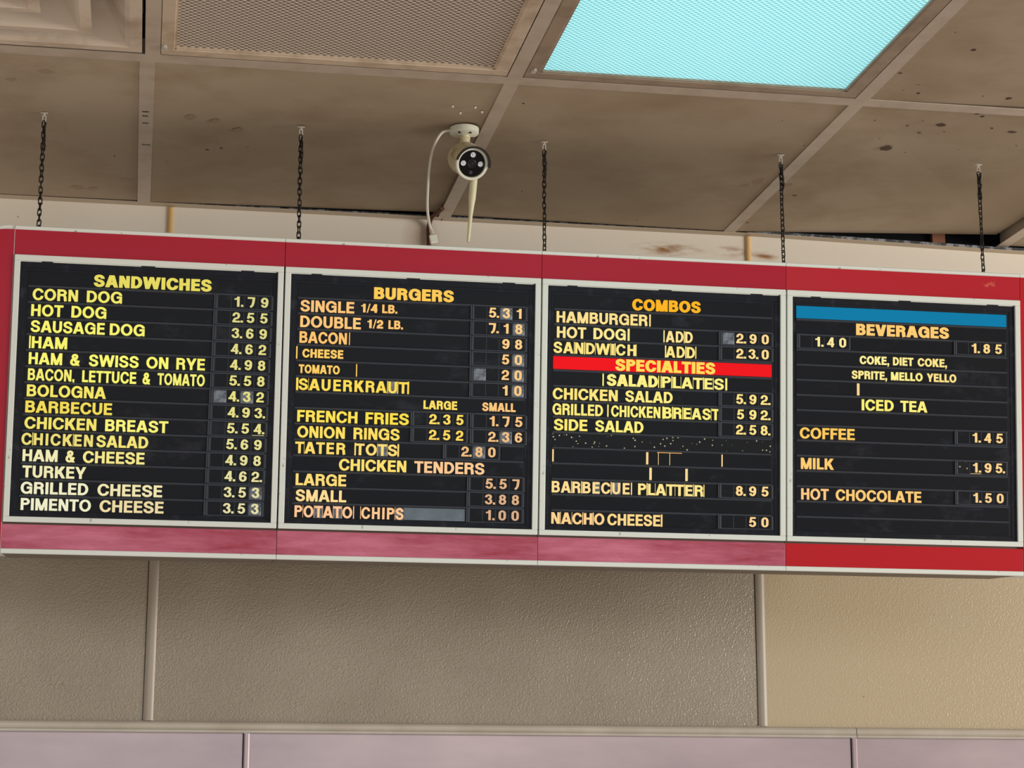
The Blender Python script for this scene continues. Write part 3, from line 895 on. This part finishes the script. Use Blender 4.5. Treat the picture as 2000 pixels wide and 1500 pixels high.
ROT = (TILT, 0, 0)
BL = ['backlit sandwiches menu board, leftmost of the four hanging boards', 'backlit burgers menu board, second from left of the four',
      'backlit combos and specialties menu board with a red band across it', 'backlit beverages menu board with a blue band at its top, rightmost']
for i in range(4):
    t = thing('menu_board', BL[i], 'menu board', (MX[i], YF, ZT), ROT, 'hanging menu boards')
    W = MW[i]
    g = .012
    mb = MB(); mb.prism_x(.02, W - .02, [(.32, -22.15), (6.2, -22.27), (6.2, -.06), (.32, -.06)])
    part('housing', mb, 'housing', t)
    mb = MB(); mb.box(g, W - g, 0, .3, -1.99, -.25, c=.02)
    part('top_fascia', mb, 'redcrease' if i == 3 else 'red', t)
    mb = MB(); mb.box(g, W - g, 0, .3, -21.9, -20.24, c=.02)
    part('bottom_fascia', mb, 'redclean' if i == 3 else 'reddust', t)
    mb = MB(); mb.prism_x(g, W - g, [(.4, 0), (-.05, -.0), (-.1, -.04), (-.1, -.22), (-.05, -.26), (.4, -.26)])
    part('top_trim', mb, 'white', t)
    mb = MB(); mb.prism_x(g, W - g, [(.4, -21.87), (-.05, -21.87), (-.1, -21.9), (-.1, -22.16), (-.05, -22.2), (.4, -22.2)])
    part('bottom_trim', mb, 'white', t)
    # white bezel
    bx0, bx1, bz0, bz1 = .05, W - .05, -20.1, -2.0
    f = .40
    mb = MB()
    for (x0, x1, z0, z1) in ((bx0, bx1, bz1 - f, bz1), (bx0, bx1, bz0, bz0 + f - .03), (bx0, bx0 + f, bz0 + f - .03, bz1 - f), (bx1 - f, bx1, bz0 + f - .03, bz1 - f)):
        mb.box(x0, x1, -.2, .3, z0, z1, c=.035)
    part('bezel', mb, 'white', t)
    # black letter panel with its two stepped borders
    x0, x1 = INX[i]
    px0, px1, pz0, pz1 = bx0 + f - .02, bx1 - f + .02, bz0 + f - .05, bz1 - f + .02
    mb = MB(); mb.box(px0, px1, .03, .28, pz0, pz1)
    for (d, yy, e0, e1) in ((0, -.03, .0, .30), (1, .0, .30, .52)):
        xa, xb, za, zb = px0 + e0, px1 - e0, pz0 + e0 * .55, pz1 - e0
        ia, ib, ja, jb = x0 - .3 + (e1 - .3) + .08, x1 + .3 - (e1 - .3) - .08, -19.36 - .3 + e1 * .6, -3.1 + .3 - (e1 - .3) - .08
        for (p0, p1, q0, q1) in ((xa, xb, jb, zb), (xa, xb, za, ja), (xa, ia, ja, jb), (ib, xb, ja, jb)):
            if p1 > p0 and q1 > q0:
                mb.box(p0, p1, yy, .05, q0, q1, c=.018)
    part('letter_panel', mb, 'black', t)
    for a, b in ((.40, 1.85), (2.6, 8.5), (9.45, 15.3), (16.2, W - .55)):  # white dashes standing in for lamp light leaking under the top bezel
        mb = MB(); mb.box(a, b, -.06, .03, bz1 - f - .05, bz1 - f + .03)
        part('light_leak_dash', mb, 'white', t)
    rm = MB(); rm.prism_x(0, x1 - x0, [(.04, .0), (-.02, -.0), (-.075, -.05), (-.075, -.10), (-.02, -.17), (.04, -.17)])
    rme = rm.build('rail', 'ridge')
    for r in range(14):
        link('rail', rme, t, (x0, 0, base_z(r) - .05))
    if i == 0:      # rounded end cap on the left
        R = 2.3
        def cap(r, y0, y1, x1, zt, zb, mat, nm):
            pts = [(x1, zt)] + [(-2.6 + (2.6 - r) * 0 + r - r * math.sin(a) if False else -2.6 + r - r * math.sin(a), zt - r + r * math.cos(a)) for a in [math.pi / 2 * k / 8 for k in range(9)]]
            pts += [(-2.6 + r - r * math.cos(a), zb + r - r * math.sin(a)) for a in [math.pi / 2 * k / 8 for k in range(9)]] + [(x1, zb)]
            n = len(pts)
            mb = MB()
            mb.mesh([(x, y0, z) for x, z in pts] + [(x, y1, z) for x, z in pts],
                    [tuple(range(n)), tuple(range(2 * n - 1, n - 1, -1))] + [(k, (k + 1) % n, n + (k + 1) % n, n + k) for k in range(n)])
            return part(nm, mb, mat, t)
        cap(R, .01, 6, 0, -.0, -22.2, 'white', 'end_trim')
        c = cap(R - .25, -.04, .3, -.03, -.26, -21.88, 'red', 'end_panel')
    if i == 3:      # end panel on the right
        mb = MB(); mb.box(W + .02, W + 2.2, 0, .3, -21.9, -.25, c=.02)
        part('end_panel', mb, 'redclean', t)
        mb = MB(); mb.box(W + .02, W + 2.2, .3, 6, -22.15, -.06, c=.05); mb.box(W + .02, W + 2.25, -.08, .3, -.26, 0, c=.03); mb.box(W + .02, W + 2.25, -.08, .3, -22.2, -21.88, c=.03)
        part('end_trim', mb, 'white', t)

# ------------------------------------------------------------------ letter strips
NAMEX = {}        # (board, row) -> how far right the name strip runs
HOLD = []         # board, row, holder x, cells, clear cells
for r, (s, cl) in enumerate(zip('1.79 2.55 3.69 4.62 4.98 5.58 4.32 4.93. 5.54. 5.69 4.98 4.62. 3.53 3.53'.split(), ((), (), (), (), (), (), (0, 2), (), (), (), (), (), (3,), (3,)))):
    HOLD.append((0, r + 1, 13.5 - .018 * r, s, cl))
for r, x, s, cl in ((1, 13.05, '5.31', (2,)), (2, 13.05, '7.18', (3,)), (3, 13.05, '98', ()), (4, 13.05, '50', (3,)), (5, 13.05, '20', (0, 3)), (6, 13.05, '10', (3,)),
                    (8, 8.98, '2.35', ()), (8, 13.15, '1.75', ()), (9, 8.98, '2.52', ()), (9, 13.15, '2.36', (2,)), (10, 11.28, '2.80', (2,)),
                    (12, 13.02, '5.57', ()), (13, 13.0, '3.88', ()), (14, 13.0, '1.00', ())):
    HOLD.append((1, r, x, s, cl))
for r, s, cl in ((2, '2.90', (0,)), (3, '2.3.0', ()), (6, '5.92.', ()), (7, '592.', ()), (8, '2.58.', ()), (12, '8.95', ()), (14, '50', ())):
    HOLD.append((2, r, 12.93, s, cl))
for r, x, s, cl in ((2, .78, '1.40', ()), (2, 12.7, '1.85', ()), (8, 12.7, '1.45', ()), (10, 12.7, '1.95.', ()), (12, 12.7, '1.50', ())):
    HOLD.append((3, r, x, s, cl))
HW = 4.06
for b, r, x, s, cl in HOLD:
    NAMEX[(b, r)] = min(NAMEX.get((b, r), 99), x if x > 3 else 99)
NAMEX[(3, 2)] = 12.7
ROWT = {(p - 1, r): w for p, r, w in TEXT}
ORD = ['heading', 'first', 'second', 'third', 'fourth', 'fifth', 'sixth', 'seventh', 'eighth', 'ninth', 'tenth', 'eleventh', 'twelfth', 'thirteenth', 'fourteenth']
BRAND = {(3, 3): 'the cola drinks', (3, 4): 'the lemon lime and citrus sodas'}
HEADS = {(0, 0), (1, 0), (2, 0), (3, 1)}
ITEM = {}


def words_of(b, r):
    return BRAND.get((b, r)) or ' '.join(w[0] for w in ROWT[(b, r)])


for b in range(4):
    for r in range(15):
        x0 = INX[b][0]
        x1 = min(NAMEX.get((b, r), 99) - .04, INX[b][1])
        if (b, r) == (3, 2):
            x0 = 4.9
        ws = ROWT.get((b, r), [])
        bare = (3, 0) == (b, r)
        kind = 'menu_strip'
        shortname = NAMES[b].split(' ')[0]
        if ws:
            txt = words_of(b, r)
            ITEM[(b, r)] = txt
            if (b, r) in HEADS:
                lab = 'black heading strip with bold glowing letters %s, top of the %s board' % (txt, shortname)
            elif (b, r) == (2, 4):
                lab = 'bright red backlit strip reading SPECIALTIES across the combos board'
            elif (b, r) == (1, 7):
                lab = 'black strip with small glowing column headings LARGE and SMALL, burgers board'
            elif (b, r) == (1, 12):
                lab = 'black strip reading LARGE right under the CHICKEN TENDERS strip, burgers board'
            elif (b, r) == (1, 13):
                lab = 'black strip reading SMALL just above the POTATO CHIPS strip, burgers board'
            elif any(w[3] == 't' for w in ws):
                lab = 'black strip of separate glowing letter tiles spelling %s, %s board' % (txt, shortname)
            else:
                lab = 'black strip with glowing letters %s, %s row under the %s heading' % (txt, ORD[r if b != 3 else r - 1], shortname)
                if (b, r) in BRAND:
                    lab = 'black strip listing %s in small glowing letters, beverages board' % txt
            cat = 'menu strip'
        else:
            lab = {(2, 9): 'black strip flecked with pale scratches below SIDE SALAD, combos board', (2, 10): 'blank black strip with several thin glowing slits, two rows below SIDE SALAD',
                   (2, 11): 'blank black strip with two glowing slits, right above BARBECUE PLATTER', (2, 13): 'blank black strip between BARBECUE PLATTER and NACHO CHEESE strips',
                   (3, 0): 'plain backlit blue strip across the top of the beverages board', (3, 2): 'blank black strip between the two price holders under the BEVERAGES heading',
                   (3, 5): 'blank black strip with one short glowing slit above ICED TEA', (3, 7): 'blank black strip between ICED TEA and COFFEE strips',
                   (3, 9): 'blank black strip between COFFEE and MILK strips', (3, 11): 'blank black strip between MILK and HOT CHOCOLATE strips',
                   (3, 13): 'blank black strip directly below HOT CHOCOLATE, beverages board', (3, 14): 'lowest blank black strip at the bottom of the beverages board'}[(b, r)]
            cat = 'menu strip'
        t = thing('menu_strip', lab, cat, at_board(b, x0, base_z(r)), ROT, 'strips on the %s board' % shortname)
        L = x1 - x0
        mat = 'speck' if (b, r) == (2, 9) else 'blackstrip'
        if bare or (b, r) == (2, 4):
            mb = MB(); mb.box(0 if not bare else 0, L, -.03, .025, -.03, .86)
            lit(part('backing', mb, 'lit', t), '147ca6' if bare else 'f01c22')
        else:
            mb = MB(); mb.box(0, L, -.012, .025, -.04, .87, c=.008)
            part('backing', mb, mat, t)
        if (b, r) == (1, 14):
            mb = MB(); mb.box(8.55 - x0, L - .02, -.03, -.012, .0, .84)
            part('clear_blank', mb, 'haze', t)
        col = ws[0][4] if ws else 'ffd896'
        for (txt, wa, wb, style, hexc) in ws:
            g, wid = layout(txt, style)
            sx = (wb - wa) / wid
            sz = CAP[style]
            zoff = .0
            if style == 's':
                zoff = .12 if b == 1 and r < 3 else .08
            if (b, r) in HEADS:
                zoff = .0
            if style == 't' or (b, r) == (2, 4):
                for k, (ch, ga, gb, polys) in enumerate(g):
                    lft = wa + (ga - .05) * sx
                    rgt = wa + (gb + .05) * sx
                    y = -.03
                    clear = txt in ('TOTS', 'POTATO', 'CHIPS') and ch in 'OPTHS' and k > 0 and k % 2 == 0 or (txt, k) in (('SAUERKRAUT', 8), ('BARBECUE', 4), ('BARBECUE', 6))
                    mb = MB(); mb.box(0, rgt - lft, -.012, .0, 0, .87)
                    tl = part('letter_tile', mb, 'clear' if clear else 'blackstrip', t, (lft - x0, -.018, -.03)) if (b, r) != (2, 4) else None
                    lm = letters_mesh([[(px - ga, py) for px, py in q] for q in polys], sx, sz)
                    if tl:
                        lit(part('letter', lm, 'lit', tl, (wa + ga * sx - lft, -.013, .03 + zoff)), hexc)
                    else:
                        lit(part('letter', lm, 'lit', t, (wa + ga * sx - x0, -.035, zoff)), hexc)
            else:
                lm = letters_mesh([q for gg in g for q in gg[3]], sx, sz)
                lit(part('lettering', lm, 'lit', t, (wa - x0, -.014, zoff)), hexc)
        for sa, sb in SLITS.get((b + 1, r), ()):
            wc = [w for w in ws if w[1] - .6 < sa < w[2] + .6]
            mid = (sa + sb) / 2
            inside = [w for w in ws if w[1] + .1 < mid < w[2] - .1]
            if inside:            # light leaks through the joint between two letter tiles
                w = inside[0]
                g, wid = layout(w[0], w[3])
                sx = (w[2] - w[1]) / wid
                js = [(w[1] + g[q][2] * sx, w[1] + g[q + 1][1] * sx) for q in range(len(g) - 1)]
                ja, jb = min(js, key=lambda j: abs((j[0] + j[1]) / 2 - mid))
                hw = min((sb - sa) / 2, max((jb - ja) / 2 - .035, .012))
                sa, sb = (ja + jb) / 2 - hw, (ja + jb) / 2 + hw
            mb = MB(); mb.box(sa - x0, sb - x0, -.05, .0, -.02, .84)
            lit(part('light_slit', mb, 'lit', t), wc[0][4] if wc else col)
        if (b, r) == (2, 10):
            mb = MB(); mb.box(8.5 - x0, 10.3 - x0, -.03, .0, .82, .86)
            lit(part('light_slit', mb, 'lit', t), 'ffc070')
    if b == 1:      # short blank at the right of the tater tots price
        t = thing('menu_strip', 'short blank black strip right of the 2.80 price holder, burgers board', 'menu strip', at_board(1, 15.42, base_z(10)), ROT, 'strips on the burgers board')
        mb = MB(); mb.box(0, 1.55, -.012, .025, -.04, .87, c=.008)
        part('backing', mb, 'blackstrip', t)

# ------------------------------------------------------------------ price holders
mb = MB()
mb.box(0, HW, -.02, .02, -.04, .94)
for xa, xb in ((0, .09), (.13, .2)):
    mb.box(xa, xb, -.11, .0, -.06, .95, c=.015)
mb.box(HW - .12, HW, -.08, .0, -.05, .94, c=.015)
mb.box(.2, HW - .1, -.08, .0, -.06, .02, c=.015); mb.box(.2, HW - .1, -.08, .0, .89, .95, c=.015)
frame_me = mb.build('holder_frame', 'ridge')
mb = MB(); mb.box(0, .86, -.02, .01, 0, .85, c=.012)
tile_me = {'blackstrip': mb.build('digit_tile', 'blackstrip'), 'clear': mb.build('digit_tile', 'clear'), 'speck': mb.build('digit_tile', 'speck')}
DIG = {}
PC = {0: ('d8d08c', 'e8de84', 'e4dca8'), 1: ('ffd08c', 'ffca84', 'd8ac88'), 2: ('ffd898', 'ffe488', 'ffd494'), 3: ('ffd688', 'ffd890', 'ffd090')}


def mixhex(b, r):
    q = PC[b]
    f = r / 14
    a, c, k = (q[0], q[1], f * 2) if f < .5 else (q[1], q[2], f * 2 - 1)
    A, B = [int(a[j:j + 2], 16) for j in (0, 2, 4)], [int(c[j:j + 2], 16) for j in (0, 2, 4)]
    return '%02x%02x%02x' % tuple(int(x + (y - x) * k) for x, y in zip(A, B))


for b, r, x, s, cl in HOLD:
    cells = []
    for ch in s:
        if ch == '.':
            cells[-1] += '.'
        else:
            cells.append(ch)
    cells = [''] * (4 - len(cells)) + cells
    shown = s.strip('.')
    short = NAMES[b].split(' ')[0]
    if (b, r) in ITEM:
        lab = 'black price holder with glowing digits %s for %s, %s board' % (shown, BRAND.get((b, r)) or ITEM[(b, r)].replace('  ', ' '), short)
    else:
        lab = 'black price holder with glowing digits %s under BEVERAGES, %s side' % (shown, 'left' if x < 3 else 'right')
    if b == 1 and r in (8, 9):
        lab = 'black price holder with glowing digits %s in the %s column, %s row' % (shown, 'LARGE' if x < 10 else 'SMALL', ITEM[(b, r)])
    if b == 1 and r in (12, 13):
        lab = 'black price holder with glowing digits %s for %s chicken tenders' % (shown, ITEM[(b, r)])
    t = thing('price_holder', lab, 'price', at_board(b, x, base_z(r)), ROT, 'price holders on the %s board' % short)
    link('holder_frame', frame_me, t)
    hexc = mixhex(b, r)
    if (b, r) == (1, 8) and x < 10:
        hexc = 'ffdc64'
    if (b, r) == (1, 9) and x < 10:
        hexc = 'ffd860'
    if (b, r) == (3, 2) and x < 10:
        hexc = 'ffe89c'
    for k, d in enumerate(cells):
        cx = .31 + .91 * k
        tm = 'clear' if k in cl else ('speck' if (b, r, k) == (3, 10, 0) else 'blackstrip')
        tl = link('digit_tile', tile_me[tm], t, (cx, -.022, .03))
        if d:
            if d not in DIG:
                mk = MB()
                g, wid = layout(d, 'd')
                first = g[0]
                W0 = first[2] - first[1]
                sxx = .76
                polys = [[((px - first[1]), py) for px, py in q] for gg in g for q in gg[3]]
                off = (.86 - .52) / 2 + (.52 - W0 * sxx) / 2 - (.07 if d[-1] == '.' else 0)
                DIG[d] = (letters_mesh([[(px + off / sxx, py) for px, py in q] for q in polys], sxx, .70).build('digit', 'lit'))
            dg_o = link('digit', DIG[d], tl, (0, -.022, .10))
            lit(dg_o, hexc)
    if (b, r) in ((0, 9), (3, 10)):
        k = 3 if b == 0 else 1
        mb = MB(); mb.box(.31 + .91 * k, 1.12 + .91 * k, -.05, -.02, .02, .05)
        lit(part('light_slit', mb, 'lit', t), hexc)

# ------------------------------------------------------------------ hanging chains
CH = [(-8.78, -20.85, 'leftmost hanging chain, holding the sandwiches board'), (8.97, -21.0, 'dark hanging chain above the joint of sandwiches and burgers boards'),
      (26.5, -20.8, 'dark hanging chain right of the camera, above burgers and combos joint'), (44.2, -20.9, 'dark hanging chain above the joint of combos and beverages boards'),
      (59.4, -21.3, 'rightmost dark hanging chain at the beverages board end')]


def stadium(hl, hw, n=6):
    pts = []
    for k in range(n + 1):
        a = math.pi * k / n
        pts.append((hw * math.cos(a), 0, hl + hw * math.sin(a)))
    for k in range(n + 1):
        a = math.pi + math.pi * k / n
        pts.append((hw * math.cos(a), 0, -hl + hw * math.sin(a)))
    return pts


mb = MB(); mb.tube(stadium(.15, .12), .043, 7, closed=True)
link_me = mb.build('link', 'iron', True)
for ci, (x, y, lab) in enumerate(CH):
    t = thing('hanging_chain', lab, 'chain', (x, y, 0), None, 'chains holding the menu boards')
    mb = MB(); mb.box(-.25, .25, -.16, .16, -.05, .0, c=.02); mb.tube([(0, 0, -.04), (.02, 0, -.25)], .05, 8)
    part('ceiling_clip', mb, 'hook', t, smooth=True)
    mb = MB(); mb.tube([(q[0], q[1], q[2] - .42) for q in stadium(.17, .1)], .04, 7, closed=True)
    part('hook_link', mb, 'hook', t, smooth=True)
    z, k = -.84, 0
    rnd = random.Random(ci)
    while z > -8.62:
        o = link('link', link_me, t, (rnd.uniform(-.012, .012), 0, z), (0, rnd.uniform(-.08, .08), .35 + (math.pi / 2 if k % 2 else 0) + rnd.uniform(-.25, .25)))
        z -= .395
        k += 1
    # first few links doubled back on themselves
    for j in range(5):
        link('link', link_me, t, (.07, .02, -.9 - .39 * j), (0, rnd.uniform(-.3, .3), rnd.uniform(0, 3)))

# ------------------------------------------------------------------ security camera
F = Vector((20.62, -24.85, -3.3))
B = Vector((20.22, -22.35, -2.0))
t = thing('security_camera', 'white bullet security camera with antenna on the ceiling, hung above the burgers board', 'security camera', (20.38, -22.7, 0))
O = Vector((20.38, -22.7, 0))
mb = MB(); mb.lathe([(0, 0), (1.03, 0), (1.04, -.05), (1.03, -.36), (.97, -.42), (.62, -.52), (.42, -.6), (0, -.6)], 36)
part('mount_base', mb, 'camw', t, smooth=True)
for a in (-2.2, -1.1, .6):
    mb = MB(); mb.lathe([(0, -.57), (.1, -.56), (.12, -.44)], 12, mat=Matrix.Translation((.72 * math.cos(a), .72 * math.sin(a), .02)))
    part('screw_hole', mb, 'camb', t, smooth=True)
mb = MB(); mb.lathe([(.42, -.58), (.40, -.66), (.43, -.7), (.43, -.78), (.38, -.82), (.4, -.9), (.4, -1.3)], 24)
part('neck', mb, 'cam', t, smooth=True)
ax = (F - B).normalized()
xr = Vector((1, 0, .0)); xr = (xr - ax * xr.dot(ax)).normalized()
yu = ax.cross(xr) * -1
if yu.z < 0:
    yu = -yu
rotm = Matrix((xr, yu, ax)).transposed().to_4x4()
rotm.translation = B - O
Ln = (F - B).length
RO = 1.13
mb = MB(); mb.lathe([(0, -.25), (.55, -.22), (.95, -.02), (1.08, .3), (RO, .6), (RO, Ln - .25), (RO + .02, Ln - .06), (RO - .03, Ln), (.98, Ln + .01), (.95, Ln - .05), (.94, Ln - .22), (0, Ln - .22)], 44, mat=rotm)
bd = part('body', mb, 'cam', t, smooth=True)
mb = MB(); mb.lathe([(RO + .01, Ln - .3), (RO + .035, Ln - .28), (RO + .035, Ln - .02), (RO - .02, Ln + .03), (.98, Ln + .03), (.955, Ln - .02), (.95, Ln - .2)], 44, mat=rotm)
part('front_ring', mb, 'camw', t, smooth=True)
mb = MB(); mb.lathe([(.95, Ln - .14), (.93, Ln - .10), (0, Ln - .09)], 44, mat=rotm)
gl = part('front_glass', mb, 'glass', t, smooth=True)
for px, py, r in ((.04, .62, .19), (-.62, .02, .19), (.62, -.02, .19)):
    mm = rotm @ Matrix.Translation((px, py, Ln - .1))
    mb = MB(); mb.lathe([(r, 0), (r, .03), (r * .8, .06), (r * .45, .03), (r * .4, .06), (r * .25, .09), (0, .1)], 20, mat=mm)
    part('infrared_lamp', mb, 'led', t, smooth=True)
mb = MB()
mm = rotm @ Matrix.Translation((0, 0, Ln - .1))
mb.lathe([(.31, 0), (.31, .04), (.27, .05), (.25, .02), (.15, .0), (.14, .04), (0, .07)], 26, mat=mm)
part('lens', mb, 'camb', t, smooth=True)
mm = rotm @ Matrix.Translation((-.03, -.62, Ln - .1))
mb = MB(); mb.lathe([(.13, 0), (.12, .03), (0, .035)], 18, mat=mm)
part('light_sensor', mb, 'ridge', t, smooth=True)
mb = MB()
mb.lathe([(RO + .04, Ln - 1.9), (RO + .12, Ln - 1.9), (RO + .13, Ln + .28), (RO + .05, Ln + .28), (RO + .04, Ln - 1.9)], 30, mat=rotm, a0=math.radians(-8), a1=math.radians(165))
part('sun_shield', mb, 'cam', t, smooth=True)
mb = MB()
mb.lathe([(RO + .02, Ln + .02), (RO + .02, Ln + .3), (RO + .14, Ln + .3), (RO + .15, Ln + .18)], 30, mat=rotm, a0=math.radians(-10), a1=math.radians(166))
part('shield_edge', mb, 'camb', t, smooth=True)
mb = MB()
A0, A1 = Vector((20.93, -23.75, -3.75)) - O, Vector((20.53, -23.75, -8.63)) - O
pr = [(0, .27), (.12, .27), (.35, .26), (.46, .2), (.6, .15), (.8, .125), (.955, .115), (.96, .09), (.97, .115), (1, .1)]
mb.tube([A0.lerp(A1, s) for s, _ in pr], [q for _, q in pr], 16)
part('antenna', mb, 'cream', t, smooth=True)


def smooth_path(pts, n=8):
    out = []
    pts = [Vector(p) for p in pts]
    for i in range(len(pts) - 1):
        p0, p1, p2, p3 = pts[max(i - 1, 0)], pts[i], pts[i + 1], pts[min(i + 2, len(pts) - 1)]
        for j in range(n):
            s = j / n
            out.append(.5 * ((2 * p1) + (p2 - p0) * s + (2 * p0 - 5 * p1 + 4 * p2 - p3) * s * s + (3 * p1 - p0 - 3 * p2 + p3) * s ** 3))
    return out + [pts[-1]]


mb = MB()
mb.tube(smooth_path([Vector(q) - O for q in ((19.4, -22.75, -.22), (18.75, -22.75, -.45), (18.2, -22.7, -1.5), (17.9, -22.7, -3.1), (17.8, -22.6, -5.6), (17.92, -22.5, -6.8), (18.13, -22.4, -7.55))]), .1, 10)
cb = part('cable', mb, 'cable', t, smooth=True)
mb = MB()
q0, q1 = Vector((18.13, -22.4, -7.5)) - O, Vector((18.22, -22.4, -7.85)) - O
for k in range(4):
    a = q0.lerp(q1, k / 4); b2 = q0.lerp(q1, k / 4 + .17)
    mb.tube([a, b2], .16, 10)
part('strain_relief', mb, 'cable', cb, smooth=True)
mb = MB(); mb.box(-.26, .26, -.13, .13, -.62, 0, c=.06); mb.box(-.2, .2, -.15, -.12, -.5, -.44)
pl = part('plug', mb, 'camw', cb)
pl.location = q1 * I
pl.rotation_euler = (0, -.2, 0)

# brown cable at the wall behind, ceiling anchors
mb = MB(); mb.tube(smooth_path([(20.95, -.3, -9), (20.92, -.3, -2.2), (20.91, -.3, -.7), (21.05, -1.0, -.1), (21.3, -2.4, -.12), (21.55, -3.6, -.1)]), .19, 10)
br = part('wall_cable', mb, 'brown', None, smooth=True)
tag(br, 'dark brown cable running down the wall behind the white camera plug', 'cable')
mb = MB(); mb.lathe([(0, 0), (.1, 0), (.07, -.1), (.05, -.13), (0, -.13)], 10)
an = mb.build('wall_anchor', 'hook', True)
for x, y, lab in ((18.89, -27.09, 'tiny pale screw anchor in the ceiling, leftmost above the camera'), (20.45, -27.16, 'tiny pale screw anchor in the ceiling, second from right above the camera'),
                  (19.61, -25.84, 'tiny pale screw anchor nearest the camera base, left one'), (21.05, -26.31, 'tiny pale screw anchor beside the grid bar, rightmost above the camera')):
    tag(link('screw_anchor', an, None, (x, y, .04)), lab, 'screw anchor', 'screw anchors above the camera')
